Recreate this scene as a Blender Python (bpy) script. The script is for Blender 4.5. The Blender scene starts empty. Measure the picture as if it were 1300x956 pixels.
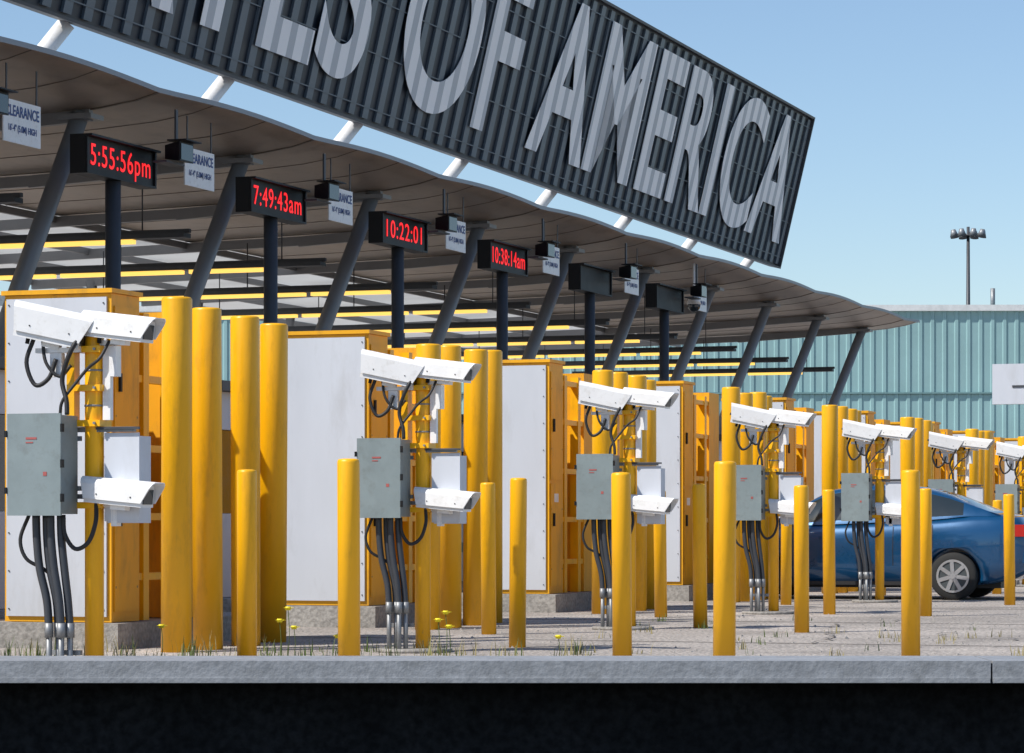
import bpy, bmesh, math, random
import numpy as np
from mathutils import Vector, Matrix
random.seed(7)
S=bpy.context.scene
ROOT=S.collection
TH=math.radians(19.63)
CS,SN=math.cos(TH),math.sin(TH)
def cf(X,Y):   # site coordinates of a spot X metres right / Y metres ahead of the photographer
    return (CS*X-SN*Y, SN*X+CS*Y)

# ------------------------------------------------------------------ materials
MATS={}
def mat(name,col,rough=.5,metal=0,var=.12,vscale=3.0,stretch=(1,1,1),bump=0,bscale=40,dirt=None,dirt_amt=.0,emit=None,estr=0,spec=.5,coat=0,fine=0,base=None):
    if name in MATS: return MATS[name]
    m=bpy.data.materials.new(name); m.use_nodes=True
    nt=m.node_tree; N=nt.nodes; L=nt.links
    b=N['Principled BSDF']
    b.inputs['Roughness'].default_value=rough; b.inputs['Metallic'].default_value=metal
    b.inputs['Specular IOR Level'].default_value=spec
    if coat: b.inputs['Coat Weight'].default_value=coat; b.inputs['Coat Roughness'].default_value=.05
    g=N.new('ShaderNodeNewGeometry')
    mp=N.new('ShaderNodeMapping'); mp.inputs['Scale'].default_value=stretch
    L.new(g.outputs['Position'],mp.inputs['Vector'])
    n=N.new('ShaderNodeTexNoise'); n.inputs['Scale'].default_value=vscale; n.inputs['Detail'].default_value=6; n.inputs['Roughness'].default_value=.65
    L.new(mp.outputs[0],n.inputs['Vector'])
    mr=N.new('ShaderNodeMapRange'); mr.inputs['From Min'].default_value=.3; mr.inputs['From Max'].default_value=.7
    mr.inputs['To Min'].default_value=1-var; mr.inputs['To Max'].default_value=1+var
    L.new(n.outputs['Fac'],mr.inputs['Value'])
    mul=N.new('ShaderNodeVectorMath'); mul.operation='SCALE'; mul.inputs[0].default_value=col
    L.new(mr.outputs[0],mul.inputs['Scale'])
    out=mul.outputs[0]
    if dirt:
        n2=N.new('ShaderNodeTexNoise'); n2.inputs['Scale'].default_value=vscale*2.3; n2.inputs['Detail'].default_value=8
        n2.inputs['Roughness'].default_value=.7
        L.new(mp.outputs[0],n2.inputs['Vector'])
        r2=N.new('ShaderNodeMapRange'); r2.inputs['From Min'].default_value=.52; r2.inputs['From Max'].default_value=.75
        r2.inputs['To Max'].default_value=dirt_amt
        L.new(n2.outputs['Fac'],r2.inputs['Value'])
        fac=r2.outputs[0]
        if base:   # road splash grime on the lowest part
            sp=N.new('ShaderNodeSeparateXYZ'); L.new(g.outputs['Position'],sp.inputs[0])
            r5=N.new('ShaderNodeMapRange'); r5.inputs['From Min'].default_value=0; r5.inputs['From Max'].default_value=base
            r5.inputs['To Min'].default_value=.75; r5.inputs['To Max'].default_value=0
            L.new(sp.outputs['Z'],r5.inputs['Value'])
            mm=N.new('ShaderNodeMath'); mm.operation='MULTIPLY'; L.new(r5.outputs[0],mm.inputs[0]); L.new(n.outputs['Fac'],mm.inputs[1])
            ad=N.new('ShaderNodeMath'); ad.operation='ADD'; ad.use_clamp=True; L.new(fac,ad.inputs[0]); L.new(mm.outputs[0],ad.inputs[1]); fac=ad.outputs[0]
        mx=N.new('ShaderNodeMix'); mx.data_type='RGBA'
        L.new(fac,mx.inputs['Factor']); L.new(out,mx.inputs['A']); mx.inputs['B'].default_value=(*dirt,1)
        out=mx.outputs['Result']
    if fine:
        n4=N.new('ShaderNodeTexNoise'); n4.inputs['Scale'].default_value=28; n4.inputs['Detail'].default_value=4
        L.new(g.outputs['Position'],n4.inputs['Vector'])
        r4=N.new('ShaderNodeMapRange'); r4.inputs['From Min'].default_value=.35; r4.inputs['From Max'].default_value=.65
        r4.inputs['To Min'].default_value=1-fine; r4.inputs['To Max'].default_value=1+fine
        L.new(n4.outputs['Fac'],r4.inputs['Value'])
        m4=N.new('ShaderNodeVectorMath'); m4.operation='SCALE'
        L.new(out,m4.inputs[0]); L.new(r4.outputs[0],m4.inputs['Scale']); out=m4.outputs[0]
    L.new(out,b.inputs['Base Color'])
    r3=N.new('ShaderNodeMapRange'); r3.inputs['To Min'].default_value=max(0,rough-.08); r3.inputs['To Max'].default_value=min(1,rough+.1)
    L.new(n.outputs['Fac'],r3.inputs['Value']); L.new(r3.outputs[0],b.inputs['Roughness'])
    if bump:
        n3=N.new('ShaderNodeTexNoise'); n3.inputs['Scale'].default_value=bscale; n3.inputs['Detail'].default_value=5
        L.new(g.outputs['Position'],n3.inputs['Vector'])
        bp=N.new('ShaderNodeBump'); bp.inputs['Strength'].default_value=bump; bp.inputs['Distance'].default_value=.02
        L.new(n3.outputs['Fac'],bp.inputs['Height']); L.new(bp.outputs[0],b.inputs['Normal'])
    if emit:
        b.inputs['Emission Color'].default_value=(*emit,1); b.inputs['Emission Strength'].default_value=estr
    MATS[name]=m; return m
YEL=mat('yellow_paint',(.95,.47,.004),.36,var=.06,vscale=2,stretch=(2,2,.5),dirt=(.50,.24,.02),dirt_amt=.5,bump=.05,bscale=14,base=.4)
YEL2=mat('yellow_panel_paint',(.88,.42,.006),.5,var=.10,vscale=1.6,stretch=(1,1,.35),dirt=(.36,.18,.03),dirt_amt=.6,bump=.08,bscale=9,base=.5)
WHITE=mat('white_powder_coat',(.84,.84,.84),.35,var=.05,vscale=5,dirt=(.50,.47,.41),dirt_amt=.5)
PANEL=mat('white_panel_paint',(.60,.63,.69),.5,var=.06,vscale=1.2,stretch=(1,1,.3),dirt=(.38,.38,.38),dirt_amt=.45,base=.9)
GBOX=mat('grey_enclosure_paint',(.22,.27,.28),.45,var=.10,vscale=4,dirt=(.14,.15,.14),dirt_amt=.5)
DKBOX=mat('dark_enclosure_paint',(.06,.07,.075),.5)
BLACK=mat('black_rubber',(.018,.018,.02),.55)
BLKMET=mat('black_metal',(.010,.011,.013),.5,spec=.3)
STEEL=mat('painted_grey_steel',(.24,.25,.27),.42,metal=.2,var=.08,vscale=2)
DSTEEL=mat('dark_grey_steel',(.065,.07,.08),.5,metal=.2)
GALV=mat('galvanised_steel',(.27,.28,.29),.5,metal=.5,var=.2,vscale=9)
CONDUIT=mat('flexible_conduit',(.045,.05,.06),.45)
CONC=mat('concrete',(.30,.285,.265),.9,var=.2,vscale=1.6,dirt=(.12,.11,.10),dirt_amt=.6,bump=.5,bscale=30,fine=.2)
PAVE=mat('weathered_pavement',(.36,.325,.295),.92,var=.32,vscale=.4,dirt=(.14,.125,.115),dirt_amt=.85,bump=1,bscale=24,fine=.5)
JOINT=mat('joint_sealant',(.12,.11,.105),.9,var=.3)
ASPH=mat('asphalt',(.05,.05,.052),.9,var=.25,vscale=.8,bump=.6,bscale=50)
RAILC=mat('weathered_rail_steel',(.32,.33,.345),.6,metal=.2,var=.10,vscale=4,dirt=(.16,.16,.15),dirt_amt=.45,bump=.15,bscale=60,fine=.12)
DKWALL=mat('shade_dark_surface',(.016,.016,.017),.9,var=.4,vscale=3,spec=.2,bump=.6,bscale=30,fine=.4)  # near-black colour put in to read as shadowed asphalt
ROOFU=mat('bronze_soffit_metal',(.37,.305,.25),.42,metal=.35,var=.2,vscale=.8,stretch=(1,.5,1),dirt=(.17,.135,.11),dirt_amt=.6)
SEAM=mat('soffit_seam_metal',(.17,.145,.12),.5,metal=.3)
ROOFT=mat('roof_top_sheet',(.45,.46,.48),.5,metal=.3)
TEAL=mat('teal_corrugated_cladding',(.25,.41,.42),.55,var=.12,vscale=.2)
TEALD=mat('teal_trim',(.17,.30,.31),.55)
CREAM=mat('pale_parapet_trim',(.62,.64,.64),.6)
SIGNBG=mat('sign_dark_panel',(.018,.028,.042),.45,var=.2,vscale=.6)
SLAT=mat('sign_louvre_slat',(.115,.145,.175),.45,metal=.2,var=.15,vscale=.7)
REDLED=mat('red_led',(.6,.01,.01),.5,emit=(1,.015,.02),estr=1.15)
BLUEINK=mat('blue_sign_lettering',(.03,.07,.25),.5)
GLOW=mat('sodium_tube',(.9,.6,.2),.5,emit=(1,.60,.12),estr=1.3)
GLASS=mat('dark_window_glass',(.02,.03,.035),.06,var=.05,spec=.8)
CARB=mat('blue_car_paint',(.003,.07,.185),.28,metal=.3,var=.04,coat=1)
ALLOY=mat('alloy_wheel',(.55,.56,.58),.3,metal=.7)
TYRE=mat('tyre_rubber',(.02,.02,.02),.8)
REDL=mat('tail_lamp',(.45,.02,.02),.15,coat=.8)
GRASSM=mat('grass_blades',(.09,.13,.03),.7,var=.4,vscale=8)
DRYG=mat('dry_stems',(.28,.24,.11),.8,var=.3,vscale=8)
PETAL=mat('yellow_petals',(.85,.72,.02),.6)
LABEL=mat('red_label_print',(.40,.10,.09),.5)
# translucent roof sheet
m=bpy.data.materials.new('translucent_roof_sheet'); m.use_nodes=True; nt=m.node_tree; N=nt.nodes; L=nt.links
N.remove(N['Principled BSDF']); d=N.new('ShaderNodeBsdfDiffuse'); d.inputs[0].default_value=(.75,.75,.73,1)
t=N.new('ShaderNodeBsdfTranslucent'); t.inputs[0].default_value=(.66,.67,.65,1)
w=N.new('ShaderNodeTexNoise'); w.inputs['Scale'].default_value=.6
g=N.new('ShaderNodeNewGeometry'); L.new(g.outputs['Position'],w.inputs['Vector'])
r=N.new('ShaderNodeMapRange'); r.inputs['To Min'].default_value=.2; r.inputs['To Max'].default_value=.62
L.new(w.outputs['Fac'],r.inputs['Value'])
x=N.new('ShaderNodeMixShader'); L.new(r.outputs[0],x.inputs[0]); L.new(d.outputs[0],x.inputs[1]); L.new(t.outputs[0],x.inputs[2])
L.new(x.outputs[0],N['Material Output'].inputs[0]); TRANS=m
# striped lettering (alternate white and grey slats)
m=bpy.data.materials.new('slatted_white_lettering'); m.use_nodes=True; nt=m.node_tree; N=nt.nodes; L=nt.links
b=N['Principled BSDF']; b.inputs['Roughness'].default_value=.5
g=N.new('ShaderNodeNewGeometry'); sp=N.new('ShaderNodeSeparateXYZ'); L.new(g.outputs['Position'],sp.inputs[0])
md=N.new('ShaderNodeMath'); md.operation='MODULO'; md.inputs[1].default_value=.62; L.new(sp.outputs['Y'],md.inputs[0])
gt=N.new('ShaderNodeMath'); gt.operation='GREATER_THAN'; gt.inputs[1].default_value=.36; L.new(md.outputs[0],gt.inputs[0])
mx=N.new('ShaderNodeMix'); mx.data_type='RGBA'; mx.inputs['A'].default_value=(.91,.93,.94,1); mx.inputs['B'].default_value=(.50,.54,.58,1)
L.new(gt.outputs[0],mx.inputs['Factor']); L.new(mx.outputs['Result'],b.inputs['Base Color']); LETTER=m

# ------------------------------------------------------------------ geometry helpers
def box(bm,x0,x1,y0,y1,z0,z1,M=None):
    vs=[bm.verts.new(Vector(c) if M is None else M@Vector(c)) for c in
        [(x0,y0,z0),(x1,y0,z0),(x1,y1,z0),(x0,y1,z0),(x0,y0,z1),(x1,y0,z1),(x1,y1,z1),(x0,y1,z1)]]
    for f in [(0,3,2,1),(4,5,6,7),(0,1,5,4),(1,2,6,5),(2,3,7,6),(3,0,4,7)]:
        bm.faces.new([vs[i] for i in f])
def strip8(bm,vs):
    vv=[bm.verts.new(q) for q in vs]
    for f in [(0,3,2,1),(4,5,6,7),(0,1,5,4),(1,2,6,5),(2,3,7,6),(3,0,4,7)]: bm.faces.new([vv[i] for i in f])
def ring(c,ax,r,seg):
    ax=Vector(ax).normalized(); up=Vector((0,0,1)) if abs(ax.z)<.9 else Vector((1,0,0))
    u=ax.cross(up).normalized(); v=ax.cross(u)
    return [Vector(c)+r*(math.cos(2*math.pi*i/seg)*u+math.sin(2*math.pi*i/seg)*v) for i in range(seg)]
def cyl(bm,p0,p1,r0,r1=None,seg=16,prof=None):
    p0=Vector(p0);p1=Vector(p1); r1=r0 if r1 is None else r1
    ax=p1-p0
    pr=prof or [(0,r0),(1,r1)]
    rs=[]
    for t,r in pr: rs.append([bm.verts.new(v) for v in ring(p0+ax*t,ax,max(r,1e-4),seg)])
    for a,b in zip(rs,rs[1:]):
        for i in range(seg): bm.faces.new([a[i],a[(i+1)%seg],b[(i+1)%seg],b[i]]).smooth=True
    bm.faces.new(rs[0][::-1]); bm.faces.new(rs[-1])
def tube(bm,pts,r,seg=8,n=6):
    P=[Vector(p) for p in pts]; P=[2*P[0]-P[1]]+P+[2*P[-1]-P[-2]]
    path=[]
    for i in range(1,len(P)-2):
        for k in range(n):
            t=k/n; a,b,c,d=P[i-1:i+3]
            path.append(.5*((2*b)+(c-a)*t+(2*a-5*b+4*c-d)*t*t+(3*b-a-3*c+d)*t**3))
    path.append(P[-2])
    rs=[]
    u=None
    for i,p in enumerate(path):
        ax=(path[min(i+1,len(path)-1)]-path[max(i-1,0)]).normalized()
        if u is None:
            u=ax.cross(Vector((.13,1,.07))).normalized()
        u=(u-ax*u.dot(ax)).normalized(); v=ax.cross(u)
        rs.append([bm.verts.new(p+r*(math.cos(2*math.pi*k/seg)*u+math.sin(2*math.pi*k/seg)*v)) for k in range(seg)])
    for a,b in zip(rs,rs[1:]):
        for i in range(seg): bm.faces.new([a[i],a[(i+1)%seg],b[(i+1)%seg],b[i]]).smooth=True
    bm.faces.new(rs[0][::-1]); bm.faces.new(rs[-1])
class Asm:
    def __init__(s,name,loc=(0,0,0),rz=0,master=None):
        s.e=bpy.data.objects.new(name,None); s.e.empty_display_size=.3; ROOT.objects.link(s.e)
        s.e.location=loc; s.e.rotation_euler=(0,0,rz); s.parts=[]
        if master:
            for nm,me,mw,mods in master.parts:
                o=bpy.data.objects.new(nm,me); ROOT.objects.link(o); o.parent=s.e; o.matrix_basis=mw
                s.parts.append((nm,me,mw,mods))
    def add(s,name,fn,material,bevel=0,M=Matrix.Identity(4)):
        bm=bmesh.new(); fn(bm)
        if bevel:
            es=[e for e in bm.edges if len(e.link_faces)==2 and e.calc_face_angle(0)>.6]
            bmesh.ops.bevel(bm,geom=es,offset=bevel,segments=2,affect='EDGES',profile=.5,clamp_overlap=True)
        bmesh.ops.recalc_face_normals(bm,faces=bm.faces)
        me=bpy.data.meshes.new(name); bm.to_mesh(me); bm.free()
        for mm in (material if isinstance(material,list) else [material]): me.materials.append(mm)
        o=bpy.data.objects.new(name,me); ROOT.objects.link(o); o.parent=s.e; o.matrix_basis=M
        s.parts.append((name,me,M.copy(),None)); return o
    def text(s,name,body,size,M,material,ext=.004,width=None,align='CENTER',offset=0,space=1):
        c=bpy.data.curves.new(name,'FONT'); c.body=body; c.size=size; c.extrude=ext; c.align_x=align; c.align_y='CENTER'; c.offset=offset
        c.space_character=space
        c.materials.append(material)
        o=bpy.data.objects.new(name,c); ROOT.objects.link(o)
        if width:
            bpy.context.view_layer.update(); k=width/o.dimensions.x; M=M@Matrix.Diagonal((k,1,1,1))
        o.parent=s.e; o.matrix_basis=M; return o
def single(name,fn,material,bevel=0,loc=(0,0,0),rz=0):
    bm=bmesh.new(); fn(bm)
    if bevel:
        bmesh.ops.bevel(bm,geom=[e for e in bm.edges if e.calc_face_angle(0)>.6],offset=bevel,segments=2,affect='EDGES',clamp_overlap=True)
    bmesh.ops.recalc_face_normals(bm,faces=bm.faces)
    me=bpy.data.meshes.new(name); bm.to_mesh(me); bm.free(); me.materials.append(material)
    o=bpy.data.objects.new(name,me); ROOT.objects.link(o); o.location=loc; o.rotation_euler=(0,0,rz); return o
PX=5.5
# ------------------------------------------------------------------ ground
single('ground',lambda bm: bm.faces.new([bm.verts.new(v) for v in [(-900,-300,-.02),(900,-300,-.02),(900,1500,-.02),(-900,1500,-.02)]]),ASPH)
def pav2(bm):
    a=[cf(-60,12.3),cf(60,12.3),cf(75,150),cf(-75,150)]
    bm.faces.new([bm.verts.new((p[0],p[1],0)) for p in a])
single('pavement',pav2,PAVE)
def seams(bm):
    for i in range(-1,14):
        y=19.3+PX*i
        box(bm,-30,8,y-.012,y+.012,.002,.005)
    for p in (3.2,14):
        box(bm,-p-.012,-p+.012,8,100,.006,.008)
    random.seed(3)
    for k in range(34):   # irregular crack-seal lines
        x=random.uniform(-10,6); y=random.uniform(17,60); a=random.uniform(0,6.28)
        for j in range(9):
            a+=random.uniform(-.6,.6); l=random.uniform(.15,.5)
            nx,ny=x+l*math.cos(a),y+l*math.sin(a)
            d=Vector((-math.sin(a),math.cos(a)))*random.uniform(.006,.016)
            bm.faces.new([bm.verts.new(v) for v in [(x-d.x,y-d.y,.011+k*.0002),(nx-d.x,ny-d.y,.011+k*.0002),(nx+d.x,ny+d.y,.011+k*.0002),(x+d.x,y+d.y,.011+k*.0002)]])
            x,y=nx,ny
single('pavement_joints',seams,JOINT)
def grit(bm):
    random.seed(21)
    for k in range(2600):
        X=random.uniform(-4.5,9); Y=18+random.random()**1.4*22; x,y=cf(X,Y); r=random.uniform(.006,.022)*(1.5 if random.random()<.05 else 1)
        a=random.random()*6
        vs=[bm.verts.new((x+r*math.cos(a+q*2.1)*random.uniform(.7,1.2),y+r*math.sin(a+q*2.1)*random.uniform(.7,1.2),0.001)) for q in range(3)]
        t=bm.verts.new((x,y,r*random.uniform(.5,1)))
        for q in range(3): bm.faces.new([vs[q],vs[(q+1)%3],t])
single('gravel',grit,CONC)
# ------------------------------------------------------------------ added dark low wall + rail in the foreground
cx,cy=cf(0,12)
A=Asm('added_low_wall',(cx,cy,0),TH)
A.add('wall_body',lambda bm: box(bm,-30,30,.24,.44,0,.372),DKWALL)  # invented wall below the rail; its near-black colour stands in for shade
A.add('added_dark_sheet',lambda bm: box(bm,-30,30,-3.2,.238,-.018,-.004),DKWALL)  # added flat ground sheet, darkened to match the shaded wall
A=Asm('guardrail',(cx,cy,0),TH)
def rail(bm):
    for a,b in ((-22,-10.0),(-9.995,1.908),(1.916,14)):
        box(bm,a,b,-.07,.40,.374,.463)  # beam deepened to overhang, so its shadow falls on the added wall
A.add('rail_beam',rail,RAILC,bevel=.010)
A.add('rail_lip',lambda bm: (box(bm,-22,1.905,-.078,-.0705,.376,.395),box(bm,1.92,14,-.078,-.0705,.376,.395)),RAILC,bevel=.003)

# ------------------------------------------------------------------ camera posts
def housing(A,nm,base,L,w,h,pitch,yaw):
    """CCTV housing, lens toward +x, base = rear centre"""
    M=Matrix.Translation(base)@Matrix.Rotation(math.radians(yaw),4,'Z')@Matrix.Rotation(math.radians(pitch),4,'Y')
    A.add(nm+'_body',lambda bm: box(bm,0,L*.93,-w/2+.012,w/2-.012,-h/2,h/2-.014),WHITE,bevel=.016,M=M)
    def shield(bm):
        t=.006; hw=w/2+.004
        pr=[(-hw,-h*.34),(-hw,h/2-.030),(-hw+.010,h/2-.006),(-hw+.034,h/2+.010),(hw-.034,h/2+.010),(hw-.010,h/2-.006),(hw,h/2-.030),(hw,-h*.34)]
        def fr(z): return L+.045-(h/2-z)/h*.085
        def bk(z): return -.03+(h/2-z)/h*.04
        o=[];i=[]
        for (y,z) in pr:
            o.append([bm.verts.new((bk(z),y,z)),bm.verts.new((fr(z),y,z))])
            yi=y*(1-t/hw); zi=z-(t if z>0 else 0)
            i.append([bm.verts.new((bk(z),yi,zi)),bm.verts.new((fr(z),yi,zi))])
        for k in range(7):
            bm.faces.new([o[k][0],o[k][1],o[k+1][1],o[k+1][0]])
            bm.faces.new([i[k][0],i[k+1][0],i[k+1][1],i[k][1]])
            for e in (0,1): bm.faces.new([o[k][e],o[k+1][e],i[k+1][e],i[k][e]])
        for k in (0,7): bm.faces.new([o[k][0],o[k][1],i[k][1],i[k][0]])
    A.add(nm+'_sunshield',shield,WHITE,M=M)
    A.add(nm+'_window',lambda bm: box(bm,L*.93+.001,L*.93+.008,-w/2+.03,w/2-.03,-h/2+.02,h/2-.04),GLASS,M=M)
    def gl(bm):
        cyl(bm,(.07,0,-h/2+.002),(.07,0,-h/2-.035),.014,seg=8); cyl(bm,(-.002,.02,-.01),(-.03,.02,-.01),.014,seg=8)
        for x in (.10,L-.10):
            cyl(bm,(x,-w/2-.004,-h*.12),(x,-w/2-.008,-h*.12),.005,seg=6)
    A.add(nm+'_cable_gland',gl,BLKMET,M=M)
    A.add(nm+'_mount_plate',lambda bm: box(bm,L*.38,L*.62,-.03,.03,-h/2-.03,-h/2-.002),WHITE,bevel=.004,M=M)
def camera_post(A):
    def post(bm):
        cyl(bm,(0,0,0),(0,0,2.24),.060,seg=20,prof=[(0,.060),(.99,.060),(1,.05)])
        box(bm,-.15,.15,-.15,.15,0,.02)
    A.add('post',post,YEL)
    def clamps(bm):
        for z in (2.10,1.86,1.64,1.13):
            box(bm,-.10,.078,-.080,.080,z-.02,z+.02)
        box(bm,-.155,-.102,-.075,.0,1.62,2.18)
    A.add('clamps',clamps,YEL,bevel=.004)
    def bands(bm):
        for z in (1.97,1.75): cyl(bm,(0,0,z-.006),(0,0,z+.006),.063,seg=20)
        for z in (2.10,1.86,1.64): cyl(bm,(.045,-.081,z),(.045,-.097,z),.009,seg=6)
        box(bm,-.2,.3,-.045,-.02,1.585,1.617); box(bm,-.2,.3,-.045,-.02,1.17,1.20)
    A.add('strut_bands',bands,GALV)
    x0,x1=-.43,-.08
    A.add('enclosure_body',lambda bm: box(bm,x0,x1,-.29,-.07,1.075,1.685),GBOX,bevel=.008)
    A.add('enclosure_door',lambda bm: box(bm,x0-.010,x1+.010,-.312,-.293,1.065,1.695),GBOX,bevel=.006)
    def hin(bm):
        for z in (1.15,1.36,1.58): box(bm,x1+.011,x1+.024,-.32,-.29,z,z+.05)
        for z in (1.2,1.55): box(bm,x0-.027,x0-.011,-.32,-.285,z,z+.04)
    A.add('enclosure_latches',hin,BLKMET)
    A.add('enclosure_back_bracket',lambda bm: (box(bm,x0+.05,-.06,-.068,-.05,1.53,1.56),box(bm,x0+.05,-.06,-.068,-.05,1.22,1.25)),GALV)
    A.add('enclosure_label',lambda bm: (box(bm,-.31,-.235,-.3145,-.3125,1.535,1.548),box(bm,-.31,-.26,-.3145,-.3125,1.512,1.520),box(bm,-.19,-.165,-.3145,-.3125,1.31,1.335)),LABEL)
    A.add('white_cabinet',lambda bm: box(bm,.10,.31,-.02,.16,1.02,1.56),PANEL,bevel=.008)
    A.add('white_cabinet_cover',lambda bm: box(bm,.085,.325,-.03,-.0225,1.03,1.58),PANEL,bevel=.003)
    A.add('cabinet_straps',lambda bm: (box(bm,.04,.34,-.060,-.048,1.60,1.615),),DSTEEL)
    def br(bm):
        box(bm,.068,.12,-.02,.02,1.66,2.12); box(bm,-.02,.2,-.03,.03,2.125,2.155)
        box(bm,-.36,-.05,-.10,-.04,2.08,2.11); box(bm,-.26,-.18,-.095,-.05,1.93,2.078); box(bm,.122,.17,-.04,.03,1.93,2.12)
        box(bm,.06,.17,-.03,.03,1.12,1.15); box(bm,.13,.17,-.03,.03,1.0,1.118)
    A.add('mount_brackets',br,WHITE,bevel=.004)
    housing(A,'overview_camera',(-.45,-.12,2.29),.46,.21,.21,12,10)
    housing(A,'upper_camera',(.0,-.04,2.255),.45,.165,.15,7,-6)
    housing(A,'lower_camera',(.0,-.05,1.225),.45,.165,.15,5,-6)
    def cab(bm):
        tube(bm,[(-.36,-.12,2.17),(-.40,-.14,2.02),(-.34,-.14,1.88),(-.25,-.13,1.92),(-.21,-.11,2.04)],.014)
        tube(bm,[(-.31,-.10,2.18),(-.27,-.13,2.02),(-.18,-.12,1.93),(-.11,-.1,2.0)],.011)
        tube(bm,[(-.01,-.06,2.24),(-.05,-.15,2.14),(-.10,-.17,2.03),(-.14,-.16,1.90),(-.10,-.18,1.78),(-.09,-.19,1.69)],.015)
        tube(bm,[(.13,-.05,2.15),(.10,-.12,2.04),(.02,-.12,1.98),(-.05,-.13,1.9),(-.13,-.17,1.78),(-.15,-.17,1.69)],.010)
        tube(bm,[(.05,-.07,1.14),(.07,-.12,1.02),(.03,-.14,.9),(-.05,-.16,.86),(-.11,-.18,.95),(-.12,-.18,1.07)],.014)
        tube(bm,[(-.36,-.18,1.07),(-.41,-.2,.92),(-.37,-.2,.80),(-.28,-.16,.74),(-.2,-.14,.68)],.012)
    A.add('cables',cab,BLACK)
    def con(bm):
        for k,(a0,a1) in enumerate(((-.30,-.21),(-.25,-.165),(-.20,-.125),(-.15,-.085))):
            y=-.2+.04*(k%2)
            tube(bm,[(a0,y,1.07),(a0+.005,y,.92),(a0+.025,y,.74),(a1-.015,y,.54),(a1,y,.36)],.025,seg=10)
    A.add('flexible_conduits',con,CONDUIT)
    def pipes(bm):
        for k,a1 in enumerate((-.21,-.165,-.125,-.085)):
            y=-.2+.04*(k%2)
            cyl(bm,(a1,y,0),(a1,y,.34),.019,seg=10); cyl(bm,(a1,y,.31),(a1,y,.40),.028,seg=10)
        box(bm,-.25,-.03,-.13,-.10,.2,.23)
    A.add('steel_conduits',pipes,GALV)
    A.add('footing',lambda bm: cyl(bm,(-.05,-.05,0),(-.05,-.05,.03),.30,seg=20),CONC)
pm=None
for n in range(-1,13):
    loc=(-8.72+(.05 if n>0 else .0),16.7+PX*n,0)
    rz=math.radians([0,0,0,1.5,-1,2,-2,0,1][n%9])
    if pm is None: pm=Asm('surveillance_camera_post',loc,rz); camera_post(pm)
    else: Asm('surveillance_camera_post',loc,rz,pm)

# ------------------------------------------------------------------ bollards
def bol(h,r):
    def f(bm): cyl(bm,(0,0,0),(0,0,h),r,seg=28,prof=[(0,r),(1-.025/h,r),(1-.012/h,r*.97),(1-.004/h,r*.88),(1,r*.5)])
    return f
o0=single('bollard',bol(1.40,.07),YEL,loc=(-8.85,19.25,0))
P=[(17.13,7.18),(23.26,8.25),(20.37,6.43),(17.9,4.99),(28.37,8.15),(27.43,6.89),(33.17,8.01),(21.8,4.65),(37.9,6.81),(32.9,6.85),(44,8.1),(26.0,9.5),(31.5,9.5),(37,9.5),(49.5,8.1),(48.6,6.85),(43.2,6.85),(42.5,9.5)]
random.seed(5)
for t,p in P:
    o=bpy.data.objects.new('bollard',o0.data); ROOT.objects.link(o); o.location=(-p,t,0)
    o.rotation_euler=(random.uniform(-.010,.010),random.uniform(-.010,.010),random.random()*6)
    o.scale=(1,1,random.uniform(.985,1.015))
tb=None
for i in range(0,13):
    for dt,dp in ((0,10.5),(.52,10.47),(1.32,10.5),(2.12,10.62)):
        if tb is None:
            tb=single('tall_guard_bollard',bol(2.8,.122),YEL,loc=(-dp,16.0+dt,0))
        else:
            o=bpy.data.objects.new('tall_guard_bollard',tb.data); ROOT.objects.link(o); o.location=(-dp,16.0+PX*i+dt,0)
            o.rotation_euler=(random.uniform(-.005,.005),random.uniform(-.005,.005),random.random()*6)
            o.scale=(1,1,random.uniform(.98,1.01))
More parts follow.
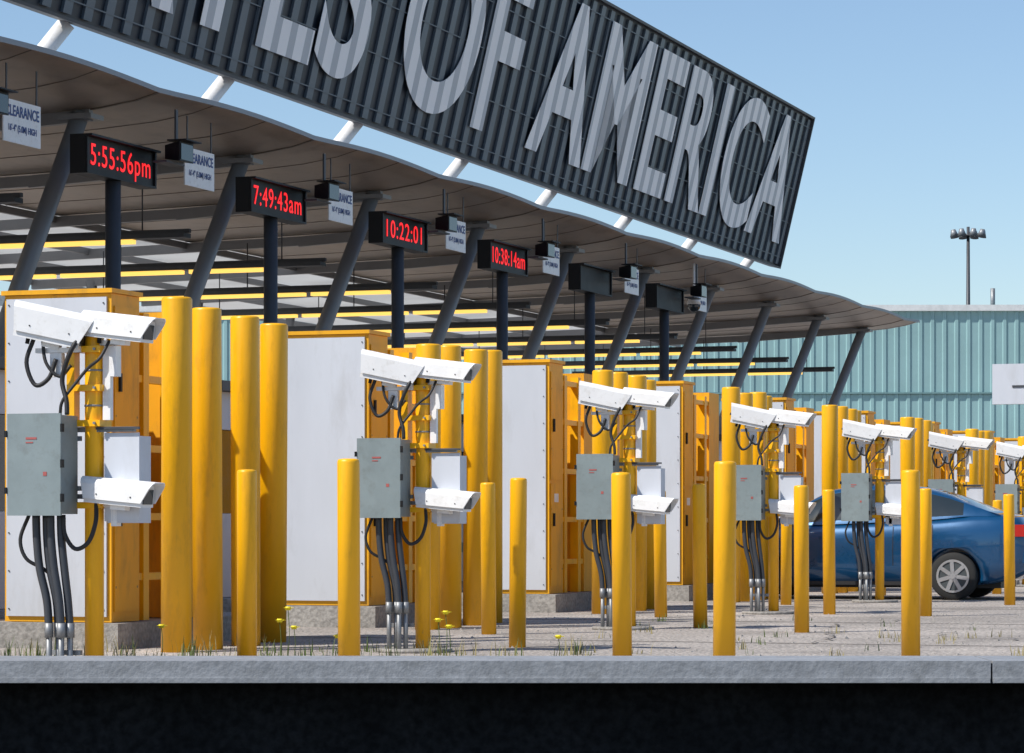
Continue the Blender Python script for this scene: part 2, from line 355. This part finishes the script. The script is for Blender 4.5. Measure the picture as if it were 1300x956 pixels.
# ------------------------------------------------------------------ radiation portal monitors
def rpm(A):
    A.add('plinth',lambda bm: box(bm,-1.35,.12,-.12,2.15,0,.21),CONC,bevel=.02)
    A.add('front_cabinet',lambda bm: box(bm,-.98,0,0,.5,.215,2.90),YEL2,bevel=.012)
    A.add('front_cabinet_lid',lambda bm: box(bm,-1.0,.02,-.03,.53,2.903,2.94),YEL2,bevel=.006)
    A.add('front_panel',lambda bm: box(bm,-.955,-.035,-.022,-.003,.26,2.87),PANEL,bevel=.004)
    def bl(bm):
        for z in np.linspace(.32,2.82,9):
            for x in (-.93,-.06): cyl(bm,(x,-.023,z),(x,-.030,z),.007,seg=6)
        for z in (.5,1.2,1.9,2.6):
            cyl(bm,(.001,.06,z),(.012,.06,z),.012,seg=6); cyl(bm,(.001,.44,z),(.012,.44,z),.012,seg=6)
    A.add('bolts',bl,DKBOX)
    A.add('side_door',lambda bm: (box(bm,.003,.012,.04,.46,.30,1.50),box(bm,.003,.012,.04,.46,1.54,2.80)),YEL2,bevel=.003)
    A.add('side_handle',lambda bm: (box(bm,.013,.035,.10,.13,1.0,1.15),box(bm,.013,.035,.10,.13,2.1,2.25)),BLKMET)
    A.add('rear_cabinet',lambda bm: box(bm,-.9,-.02,1.35,1.85,.215,2.84),YEL2,bevel=.012)
    def fr(bm):
        box(bm,-.12,-.02,.62,.72,.215,2.78); box(bm,-.95,-.85,.62,.72,.215,2.78)
        box(bm,-.12,-.02,1.13,1.23,.215,2.78)
        for z in (.55,1.05,1.62,2.2,2.66): box(bm,-.115,-.03,.505,1.345,z,z+.06)
        box(bm,-.85,-.12,.63,.70,2.62,2.70); box(bm,-.85,-.12,.63,.70,1.3,1.36)
    A.add('frame',fr,YEL,bevel=.004)
    def eq(bm):
        box(bm,-.75,-.30,.80,1.1,1.0,1.65); box(bm,-.6,-.2,.75,1.0,2.0,2.3)
        tube(bm,[(-.4,.8,1.0),(-.4,.7,.8),(-.3,.65,.5),(-.35,.6,.22)],.02)
        tube(bm,[(-.1,.56,2.6),(-.1,.54,2.2),(-.07,.56,1.9),(-.1,.55,1.2),(-.12,.58,.4)],.012)
    A.add('equipment',eq,DKBOX)
    A.add('warning_label',lambda bm: (box(bm,.0125,.0145,.15,.30,1.28,1.38),),WHITE)
rm=None
for i in range(0,13):
    loc=(-11.27,16.38+PX*i,0)
    if rm is None: rm=Asm('radiation_portal_monitor',loc); rpm(rm)
    else: Asm('radiation_portal_monitor',loc,0,rm)
# ------------------------------------------------------------------ inspection booths (under the canopy)
def booth(A):
    A.add('island',lambda bm: box(bm,-6.6,1.6,-.5,1.9,0,.15),CONC,bevel=.02)
    A.add('walls',lambda bm: (box(bm,-2.8,0,0,1.5,.155,1.15),box(bm,-2.8,0,0,1.5,2.15,2.6),
        *[box(bm,x,x+.08,y,y+.08,1.152,2.148) for x in (-2.8,-1.44,-.08) for y in (0,1.42)]),PANEL)
    A.add('glazing',lambda bm: box(bm,-2.75,-.05,.04,1.46,1.155,2.145),GLASS)
    A.add('roof',lambda bm: box(bm,-2.95,.15,-.15,1.65,2.605,2.72),DSTEEL,bevel=.01)
    A.add('stripe',lambda bm: box(bm,-2.7,-.1,-.012,-.003,.6,.75),TEALD)
bmst=None
for i in range(0,13):
    loc=(-15.2,15.7+PX*i,0)
    if bmst is None: bmst=Asm('inspection_booth',loc); booth(bmst)
    else: Asm('inspection_booth',loc,0,bmst)
# ------------------------------------------------------------------ canopy
T0,T1=4.0,90.0
A=Asm('border_station_canopy')
prof=[(18.9,7.18),(19.3,7.07),(19.9,6.98),(20.8,6.92),(22.2,6.86),(24.0,6.80),(26.5,6.74)]
prof2=[(26.55,6.78),(28,6.72),(30.5,6.66),(33,6.6)]
def wav(t,p):
    ph=((t-38.2)/PX)%1.0
    a=.07*(1-((p-18.9)/5))
    return a*(math.sin(math.pi*ph)-.5)
ts=np.arange(T0,T1+.01,PX/10)
def shell(pr,thick):
    def f(bm):
        lo=[[bm.verts.new((-p,t,z+wav(t,min(p,23.9)))) for p,z in pr] for t in ts]
        hi=[[bm.verts.new((-p,t,z+wav(t,min(p,23.9))+thick(k))) for k,(p,z) in enumerate(pr)] for t in ts]
        n=len(pr)
        for j in range(len(ts)-1):
            for i in range(n-1):
                bm.faces.new([lo[j][i],lo[j+1][i],lo[j+1][i+1],lo[j][i+1]]).smooth=True
                fc=bm.faces.new([hi[j][i],hi[j][i+1],hi[j+1][i+1],hi[j+1][i]]); fc.material_index=1
            bm.faces.new([lo[j][0],hi[j][0],hi[j+1][0],lo[j+1][0]])
            bm.faces.new([lo[j][-1],lo[j+1][-1],hi[j+1][-1],hi[j][-1]])
        for j in (0,len(ts)-1):
            for i in range(n-1): bm.faces.new([lo[j][i],lo[j][i+1],hi[j][i+1],hi[j][i]])
    return f
A.add('front_soffit',shell(prof,lambda k:[.03,.06,.10,.14,.18,.2,.2][k]),[ROOFU,ROOFT])
def sheet(bm):
    v=[[bm.verts.new((-p,t,z)) for p,z in prof2] for t in np.linspace(T0,T1,60)]
    for j in range(59):
        for i in range(len(prof2)-1): bm.faces.new([v[j][i],v[j+1][i],v[j+1][i+1],v[j][i+1]])
A.add('rear_roof_sheets',sheet,TRANS)
def seam(bm):
    k=0
    t=38.2-PX*6
    while t<T1-.3:
        if t>T0:
            for (a,b) in zip(prof[:-1],prof[1:]):
                za=a[1]+wav(t,min(a[0],23.9));zb=b[1]+wav(t,min(b[0],23.9)); w=.03 if k%3==0 else .012
                strip8(bm,[(-a[0],t-w,za-.008),(-a[0],t+w,za-.008),(-b[0],t+w,zb-.008),(-b[0],t-w,zb-.008),(-a[0],t-w,za+.004),(-a[0],t+w,za+.004),(-b[0],t+w,zb+.004),(-b[0],t-w,zb+.004)])
        k+=1; t+=PX/3
A.add('soffit_seams',seam,SEAM)
def edgef(bm):
    for j in range(len(ts)-1):
        a,b=ts[j],ts[j+1]
        za,zb=7.18+wav(a,18.9),7.18+wav(b,18.9)
        strip8(bm,[(-18.895,a,za-.03),(-18.875,a,za-.03),(-18.875,b,zb-.03),(-18.895,b,zb-.03),(-18.895,a,za+.04),(-18.875,a,za+.04),(-18.875,b,zb+.04),(-18.895,b,zb+.04)])
A.add('edge_trim',edgef,STEEL)
cols=[38.2+PX*m for m in range(-5,10)]
def raft(bm):
    for t in cols:
        for (a,za),(b,zb) in (((20.0,6.86),(24,6.66)),((24,6.66),(33,6.46))):
            strip8(bm,[(-a,t-.06,za-.08),(-a,t+.06,za-.08),(-b,t+.06,zb-.10),(-b,t-.06,zb-.10),(-a,t-.06,za+.1),(-a,t+.06,za+.1),(-b,t+.06,zb+.10),(-b,t-.06,zb+.10)])
A.add('rafters',raft,STEEL)
def purl(bm):
    for p in (26.5,28.7,30.9,33):
        z=6.80-.02*(p-24)-.09
        box(bm,-p-.04,-p+.04,T0+.1,T1-.1,z-.07,z+.06)
A.add('purlins',purl,STEEL)
def colf(bm):
    for t in cols:
        cyl(bm,(-22.95,t,0),(-20.15,t,6.93),.15,.13,seg=20)
        box(bm,-20.45,-19.9,t-.2,t+.2,6.80,6.87)
A.add('raking_columns',colf,STEEL)
def bcol(bm):
    for t in cols: cyl(bm,(-31.5,t,0),(-31.5,t,6.5),.12,seg=12)
A.add('rear_columns',bcol,STEEL)
lm=None
for k,t in enumerate([43.4+PX*m for m in range(-4,9)]):
    if lm is None:
        lm=Asm('strip_light',(-21.0,t,5.62))
        lm.add('fixture',lambda bm: (box(bm,-8.2,0,-.13,.13,0,.075),box(bm,-8.2,.05,-.04,.04,.078,.14)),DSTEEL,bevel=.005)
        lm.add('tube',lambda bm: (box(bm,-2.6,-.95,-.07,.07,-.07,-.003),box(bm,-5.2,-2.75,-.07,.07,-.07,-.003),box(bm,-7.9,-5.35,-.07,.07,-.07,-.003)),GLOW)
        lm.add('hangers',lambda bm: [cyl(bm,(-x,0,.14),(-x,0,1.1-.02*x),.012,seg=6) for x in (.8,4,7.2)],DSTEEL)
    else: Asm('strip_light',(-21.0,t,5.62),0,lm)
# ------------------------------------------------------------------ LED clocks, floodlights, clearance signs
TM={0:'5:55:56pm',1:'7:49:43am',2:'10:22:01',3:'10:38:14am',-1:'6:12:07pm'}
VM=Matrix(((0,0,1,0),(1,0,0,0),(0,1,0,0),(0,0,0,1)))  # text: x->+y site, y->z, normal->+x
fk=None
for m in range(-3,6):
    t=36.45+5.38*m
    A=Asm('led_clock_sign',(-19.3,t+.25,5.85))
    A.add('cabinet',lambda bm: box(bm,-.24,0,0,2.12,0,.54),BLKMET,bevel=.015)
    A.add('bezel',lambda bm: (box(bm,.003,.10,.0,2.12,.51,.54),box(bm,.003,.03,.0,2.12,0,.03),box(bm,.003,.03,0,.04,.032,.508),box(bm,.003,.03,2.08,2.12,.032,.508)),BLKMET)
    A.add('support_post',lambda bm: cyl(bm,(-.12,1.05,-5.85),(-.12,1.05,-.003),.11,seg=16),DSTEEL)
    if m in TM:
        A.text('time_readout',TM[m],.43,Matrix.Translation((.008,1.05,.26))@VM,REDLED,ext=.002,width=1.82 if len(TM[m])>8 else 1.65,space=1.12)
    def flood(A):
        def hs(bm):
            strip8(bm,[(-.14,-.15,-.10),(.14,-.24,-.14),(.14,.20,-.14),(-.14,.12,-.10),(-.14,-.15,.10),(.14,-.24,.14),(.14,.20,.14),(-.14,.12,.10)])
        A.add('housing',hs,BLKMET,bevel=.02)
        A.add('visor',lambda bm: box(bm,-.05,.26,-.27,.23,.145,.163),BLKMET,bevel=.004)
        A.add('yoke',lambda bm: (box(bm,-.05,-.02,-.03,.03,.165,.62),box(bm,-.2,.02,-.42,.16,-.175,-.15)),DSTEEL)
        A.add('lens',lambda bm: box(bm,.143,.150,-.21,.17,-.12,.11),GLASS)
    if fk is None: fk=Asm('canopy_floodlight',(-18.95,t+2.42,6.36)); flood(fk)
    else: Asm('canopy_floodlight',(-18.95,t+2.42,6.36),0,fk)
    A=Asm('clearance_sign',(-19.3,t+3.86,6.02))
    A.add('plate',lambda bm: box(bm,-.02,0,-.5,.5,0,.56),WHITE,bevel=.004)
    A.add('hangers',lambda bm: (box(bm,-.018,-.004,-.42,-.39,.562,1.02),box(bm,-.018,-.004,.39,.42,.562,1.02)),DSTEEL)
    A.text('lettering','CLEARANCE',.2,Matrix.Translation((.005,0,.41))@VM,BLUEINK,ext=.001,width=.9,offset=.004)
    A.text('height_lettering','16\'-4" (5.0M) HIGH',.12,Matrix.Translation((.005,0,.19))@VM,BLUEINK,ext=.001,width=.75,offset=.002)
# ------------------------------------------------------------------ giant lettered fascia sign
ux,uz=.2298,.9732
SM=Matrix(((0,ux,uz,-20.5),(1,0,0,0),(0,uz,-ux,8.05),(0,0,0,1)))
SM=Matrix.Translation((0,78.8,8.02))@Matrix.Rotation(-math.radians(.38),4,'X')@Matrix.Translation((0,-78.8,-8.02))@SM
A=Asm('lettered_gantry_sign'); Y0,Y1=12.5,78.8; HS=4.06
A.add('backing_panel',lambda bm: box(bm,Y0,Y1,0,HS,-.12,0,SM),SIGNBG)
def slats(bm):
    k=math.floor(Y0/.62)+1
    while k*.62+.31<Y1:
        y=k*.62
        box(bm,y+.36,min(y+.61,Y1-.01),.05,HS-.05,.003,.05,SM); k+=1
A.add('louvre_slats',slats,SLAT)
def frm(bm):
    box(bm,Y0-.06,Y1+.06,-.05,-.003,-.2,.12,SM); box(bm,Y0-.06,Y1+.06,HS+.003,HS+.06,-.2,.12,SM)
    box(bm,Y1+.003,Y1+.06,0,HS,-.2,.12,SM)
A.add('edge_frame',frm,DSTEEL)
def rails(bm):
    for h in (.25,1.2,2.1,3.0,3.8): box(bm,Y0,Y1,h-.010,h+.010,.052,.06,SM)
A.add('slat_rails',rails,SLAT)
cw=63.9
A.text('lettering','UNITED STATES OF AMERICA',4.45,SM@Matrix.Translation((78.0-cw/2,HS/2-.02,.09)),LETTER,ext=.004,width=cw,offset=.10)
def struts(bm):
    for t in cols:
        if t<Y1:
            cyl(bm,(-21.6,t+.1,7.0),(-20.65,t+.5,8.3),.13,seg=14)
A.add('struts',struts,WHITE)
# ------------------------------------------------------------------ car
def sedan(A):
    kz=1.08
    xs=[-2.27,-2.24,-2.15,-2.0,-1.8,-1.55,-1.3,-1.0,-.6,-.2,.2,.6,.9,1.15,1.4,1.65,1.9,2.08,2.2,2.26]
    I=np.interp
    def deck(x): return I(x,[-2.27,-2.2,-2.0,-1.5,-1.1,0,.9,1.2,1.65,2.0,2.2,2.27],[.86,1.02,1.07,1.07,1.03,.98,.95,.95,.87,.77,.66,.58])*kz
    def hw(x): return I(x,[-2.27,-2.2,-2.05,-1.6,0,1.4,1.85,2.1,2.27],[.66,.74,.81,.87,.885,.875,.82,.72,.56])
    def bot(x): return I(x,[-2.27,-2.0,-1.7,1.7,2.05,2.27],[.40,.27,.20,.20,.22,.32])
    def sec(x):
        w,d,b=hw(x),deck(x),bot(x)
        h=d-b
        return [(0,b),(w*.86,b),(w*.965,b+.05),(w*.985,b+h*.30),(w,b+h*.55),(w*.99,b+h*.74),(w*.955,b+h*.90),(w*.87,b+h*.975),(w*.5,d+.005),(0,d+.015)]
    def body(bm):
        R=[]
        for x in xs:
            s=sec(x); full=[(y,z) for y,z in s]+[(-y,z) for y,z in s[-2:0:-1]]
            R.append([bm.verts.new((x,y,z)) for y,z in full])
        n=len(R[0])
        for a,b in zip(R,R[1:]):
            for i in range(n): bm.faces.new([a[i],b[i],b[(i+1)%n],a[(i+1)%n]]).smooth=True
        bm.faces.new(R[0]); bm.faces.new(R[-1][::-1])
    o=A.add('body_shell',body,CARB)
    cut=[]
    for wx in (-1.30,1.40):
        for sy in (-1,1):
            bm=bmesh.new(); cyl(bm,(wx,sy*.60,.33),(wx,sy*1.1,.33),.375,seg=40); bmesh.ops.recalc_face_normals(bm,faces=bm.faces)
            me=bpy.data.meshes.new('c'); bm.to_mesh(me); bm.free(); c=bpy.data.objects.new('c',me); ROOT.objects.link(c)
            c.parent=A.e; cut.append(c)
            md=o.modifiers.new('b','BOOLEAN'); md.object=c; md.operation='DIFFERENCE'; md.solver='EXACT'
    bpy.context.view_layer.update()
    me=bpy.data.meshes.new_from_object(o.evaluated_get(bpy.context.evaluated_depsgraph_get()))
    o.modifiers.clear(); o.data=me
    for c in cut: bpy.data.objects.remove(c)
    gx=[-1.92,-1.75,-1.6,-1.42,-1.2,-1.0,-.8,-.52,-.44,-.1,.2,.42,.5,.62,.8,1.0,1.15,1.3]
    def rz(x): return I(x,[-1.92,-1.55,-1.2,-.9,-.5,-.1,.25,.5,.8,1.3],[1.06,1.19,1.32,1.40,1.445,1.455,1.435,1.385,1.23,.96])*kz
    def green(bm):
        R=[]
        for x in gx:
            b=deck(x)-.02; top=max(rz(x),b+.02); h=top-b
            wb=.80*I(x,[-1.92,-1.4,0,1,1.3],[.86,.97,1,.97,.88]); wt=wb-.24*h/.45
            s=[(wb,b),(wb-.02*min(1,h*4),b+.10*h),(wt+.035,b+.86*h),(wt,b+.93*h),(wt-.10,top-.005),(0,top+.012)]
            full=s+[(-y,z) for y,z in s[-2::-1]]
            R.append([bm.verts.new((x,y,z)) for y,z in full])
        n=len(R[0])
        for j,(a,b) in enumerate(zip(R,R[1:])):
            xm=(gx[j]+gx[j+1])/2
            for i in range(n-1):
                f=bm.faces.new([a[i],b[i],b[i+1],a[i+1]]); f.smooth=True
                side=i in (1,n-3)
                if side and -1.42<xm<.95 and not(-.52<xm<-.44): f.material_index=1
                if (4<=i<=5) and (xm<-.95 or xm>.5): f.material_index=1
        bm.faces.new(R[0]); bm.faces.new(R[-1])
    A.add('roof_and_windows',green,[CARB,GLASS])
    def lines(bm):
        for x in (-.48,.78,-1.02):
            pts=[(hw(x)*k,bot(x)+(deck(x)-bot(x))*f) for k,f in ((.985,.30),(1,.55),(.99,.74),(.955,.90))]
            if x==-1.02: pts=pts[1:]
            for sy in (1,-1):
                for (y0,z0),(y1,z1) in zip(pts,pts[1:]):
                    bm.faces.new([bm.verts.new(v) for v in [(x-.005,sy*(y0+.003),z0),(x+.005,sy*(y0+.003),z0),(x+.005,sy*(y1+.003),z1),(x-.005,sy*(y1+.003),z1)]])
        box(bm,-2.29,-2.25,-.55,.55,.40,.50)
        for sy in (1,-1): box(bm,-.85,.95,sy*.86-.02,sy*.86+.02,.2,.25)
    A.add('door_gaps_and_trim',lines,BLACK)
    A.add('tail_lamps',lambda bm: [box(bm,-2.262,-2.06,sy*.70-.095,sy*.70+.095,.86,1.02) for sy in (1,-1)],REDL,bevel=.03)
    A.add('head_lamps',lambda bm: [box(bm,1.9,2.18,sy*.64-.12,sy*.64+.12,.64,.76) for sy in (1,-1)],GLASS,bevel=.03)
    A.add('bumper_trim',lambda bm: box(bm,-2.30,-2.2,-.7,.7,.50,.68),CARB,bevel=.04)
    A.add('door_handles',lambda bm: [box(bm,x,x+.2,sy*.885-.014,sy*.885+.014,.83,.86) for sy in (1,-1) for x in (-.85,.35)],CARB,bevel=.008)
    A.add('mirrors',lambda bm: [box(bm,.80,.92,sy*.93-.09,sy*.93+.09,.98,1.11) for sy in (1,-1)],CARB,bevel=.03)
    A.add('number_plate',lambda bm: box(bm,-2.312,-2.302,-.16,.16,.53,.66),WHITE)
    A.add('underbody',lambda bm: box(bm,-1.9,1.9,-.58,.58,.16,.5),BLACK)
    for wx in (-1.30,1.40):
        for sy in (-1,1):
            def tyre(bm):
                cyl(bm,(wx,sy*.64,.325),(wx,sy*.855,.325),.325,seg=40,prof=[(0,.29),(.1,.322),(.9,.322),(1,.295),(1.001,.225)])
            A.add('tyre',tyre,TYRE)
            def rim(bm):
                c=(wx,sy*.856,.325)
                cyl(bm,(wx,sy*.80,.325),(wx,sy*.852,.325),.06,seg=16)
                for k in range(7):
                    a=2*math.pi*k/7+.3
                    M=Matrix.Translation(c)@Matrix.Rotation(a,4,'Y')
                    box(bm,.03,.205,-.012,.012,-.026,.026,M)
                for k in range(32):
                    a0=2*math.pi*k/32;a1=2*math.pi*(k+1)/32
                    q=[]
                    for r in (.195,.225):
                        for a in (a0,a1): q.append((wx+r*math.cos(a),sy*.869,.325+r*math.sin(a)))
                    bm.faces.new([bm.verts.new(q[i]) for i in (0,1,3,2)])
                cyl(bm,(wx,sy*.855,.325),(wx,sy*.875,.325),.045,seg=14)
            A.add('alloy_rim',rim,ALLOY)
            A.add('wheel_dish',lambda bm: cyl(bm,(wx,sy*.83,.325),(wx,sy*.857,.325),.20,seg=24),DKBOX)
A=Asm('blue_sedan_car',(-9.27,40.92,0),math.pi); sedan(A)
# ------------------------------------------------------------------ building behind
bx,by=cf(0,150)
A=Asm('teal_industrial_building',(bx,by,0),TH-math.radians(1.0))
def clad(bm):
    x=-85; top=11.75; pts=[]
    while x<85:
        for dx,dy in ((0,0),(.30,0),(.35,-.06),(.50,-.06),(.55,0)): pts.append((x+dx,dy))
        x+=.6
    for z0,z1,off in ((7.7,top,0),(0,7.6,.06)):
        lo=[bm.verts.new((a,b+off,z0)) for a,b in pts]; hi=[bm.verts.new((a,b+off,z1)) for a,b in pts]
        for i in range(len(pts)-1): bm.faces.new([lo[i],lo[i+1],hi[i+1],hi[i]])
A.add('corrugated_walls',clad,TEAL)
A.add('parapet',lambda bm: box(bm,-85.2,85.2,-.25,.5,11.75,12.05),CREAM)
A.add('flashing',lambda bm: box(bm,-85.2,85.2,-.10,.05,7.62,7.69),TEALD)
A.add('core',lambda bm: box(bm,-85,85,.2,40,0,11.7),TEALD)
def wins(bm):
    for x in range(-80,80,10): box(bm,x,x+5,-.13,.1,2,4.5)
A.add('windows',wins,GLASS)
def vents(bm):
    for x,h in ((24.6,1.0),(-12,.8),(36,.6)): cyl(bm,(x,4,11.8),(x,4,12.2+h),.12,seg=10)
    box(bm,-30,-26,5,9,11.8,13)
A.add('roof_vents',vents,GALV)
# high mast light
lx,ly=cf(38.1,250)
A=Asm('high_mast_street_lamp',(lx,ly,0),TH)
A.add('mast',lambda bm: cyl(bm,(0,0,0),(0,0,26),.30,.13,seg=12),DSTEEL)
def hm(bm):
    cyl(bm,(0,0,25.2),(0,0,25.35),.5,seg=16)
    for k in range(8):
        a=k*math.pi/4+.2; r=1.15
        cyl(bm,(0,0,25.3),(r*math.cos(a),r*math.sin(a),25.4),.05,seg=6)
A.add('ring',hm,DSTEEL)
def lamps(bm):
    for k in range(8):
        a=k*math.pi/4+.2; r=1.2
        cyl(bm,(r*math.cos(a),r*math.sin(a),25.15),(r*math.cos(a)*1.1,r*math.sin(a)*1.1,25.75),.38,.18,seg=10)
A.add('lamp_heads',lamps,GALV)
# right-hand sign cabinet on post
A=Asm('lane_control_cabinet',(-7.35,43.3,0))
A.add('post',lambda bm: cyl(bm,(0,0,0),(0,0,3.3),.11,seg=16),YEL)
A.add('cabinet',lambda bm: box(bm,-.64,.5,-.25,-.13,2.76,3.34),PANEL,bevel=.03)
A.add('arm',lambda bm: (box(bm,-.05,.6,-.128,-.1,2.9,2.96),box(bm,-.05,.6,-.128,-.1,3.15,3.2),box(bm,-.35,.3,-.262,-.252,3.0,3.03)),DSTEEL)
A.add('lower_enclosure',lambda bm: box(bm,-.16,.3,-.3,-.13,2.2,2.6),YEL2,bevel=.01)
# dome camera
A=Asm('dome_camera',(-19.2,66.3,6.0))
A.add('arm',lambda bm: (cyl(bm,(0,0,.25),(0,0,1.05),.03,seg=8),cyl(bm,(0,0,.1),(0,0,.28),.17,.12,seg=16)),WHITE)
A.add('dome',lambda bm: bmesh.ops.create_uvsphere(bm,u_segments=16,v_segments=10,radius=.15,matrix=Matrix.Translation((0,0,.08))),GLASS)
# ------------------------------------------------------------------ weeds
def blades(bm,n,xr,yr,hr,seed):
    random.seed(seed)
    for c in range(n):
        X=random.uniform(*xr); Y=random.uniform(*yr); gx,gy=cf(X,Y)
        for k in range(random.randint(4,14)):
            a=random.random()*6.28; h=random.uniform(*hr); x=gx+random.gauss(0,.05); y=gy+random.gauss(0,.05)
            l=random.uniform(.1,.5)*h; w=.003+.003*random.random()
            dx,dy=math.cos(a),math.sin(a)
            p=[(0,0,w),(l*.25,h*.5,w*.8),(l*.9,h,.0005)]
            vs=[]
            for (o,z,ww) in p: vs.append((bm.verts.new((x+dx*o-dy*ww,y+dy*o+dx*ww,z)),bm.verts.new((x+dx*o+dy*ww,y+dy*o-dx*ww,z))))
            for u,v in zip(vs,vs[1:]): bm.faces.new([u[0],u[1],v[1],v[0]])
single('grass',lambda bm: (blades(bm,30,(-3.9,-2.3),(20,22.8),(.04,.2),2),blades(bm,24,(-2.2,.6),(21.5,24.4),(.03,.16),4),blades(bm,14,(.6,7),(23,32),(.03,.09),14)),GRASSM)
single('dry_grass',lambda bm: (blades(bm,34,(-4.0,.6),(20,24),(.04,.18),9),blades(bm,26,(0,7),(20.5,30),(.02,.10),12)),DRYG)
for X,Y,h in ((-1.72,23.0,.36),(-1.80,23.2,.26),(-.50,22.6,.34),(-.47,22.4,.24),(-2.6,22.2,.25),(-1.25,21.5,.2),(-.56,22.7,.28),(-1.66,22.8,.22),(-3.2,21.5,.24),(.35,22.5,.16)):
    gx,gy=cf(X,Y); A=Asm('yellow_wildflower',(gx,gy,0))
    A.add('stem',lambda bm: tube(bm,[(0,0,0),(.01,0,h*.5),(-.005,.01,h)],.003,seg=5,n=4),GRASSM)
    def pet(bm):
        for k in range(12):
            a=k*math.pi/6; c,s=math.cos(a),math.sin(a)
            bm.faces.new([bm.verts.new(v) for v in [(-.005,.01,h),(.034*c-.010*s,.034*s+.010*c+.01,h+.014),(.045*c,.045*s+.01,h+.012),(.034*c+.010*s,.034*s-.010*c+.01,h+.014)]])
        cyl(bm,(-.005,.01,h-.006),(-.005,.01,h+.022),.022,seg=8)
    A.add('petals',pet,PETAL)

# ------------------------------------------------------------------ world, sun, camera
el=math.radians(49); sx,sy=-.66,-.75
W=bpy.data.worlds.new('World'); S.world=W; W.use_nodes=True; nt=W.node_tree
sk=nt.nodes.new('ShaderNodeTexSky'); sk.sky_type='NISHITA'; sk.sun_disc=False; sk.sun_elevation=el; sk.sun_rotation=math.atan2(sx,sy)
sk.altitude=200; sk.air_density=1.0; sk.dust_density=.5; sk.ozone_density=3.4
bg=nt.nodes['Background']; bg.inputs['Strength'].default_value=.138
nt.links.new(sk.outputs[0],bg.inputs[0])
sl=bpy.data.lights.new('sun','SUN'); sl.energy=5.0; sl.angle=math.radians(.5); sl.color=(1,.95,.87)
so=bpy.data.objects.new('sun',sl); ROOT.objects.link(so)
dv=Vector((sx*math.cos(el),sy*math.cos(el),math.sin(el)))
so.rotation_euler=dv.to_track_quat('Z','Y').to_euler(); so.location=(0,0,40)
cam=bpy.data.cameras.new('camera'); co=bpy.data.objects.new('camera',cam); ROOT.objects.link(co)
co.location=(0,0,1.0); co.rotation_euler=(math.pi/2,0,TH)
cam.sensor_width=36; cam.lens=3800/1300*36; cam.shift_y=190/1300; cam.clip_start=.1; cam.clip_end=3000
S.camera=co
S.view_settings.view_transform='Standard'; S.view_settings.look='None'; S.view_settings.exposure=0
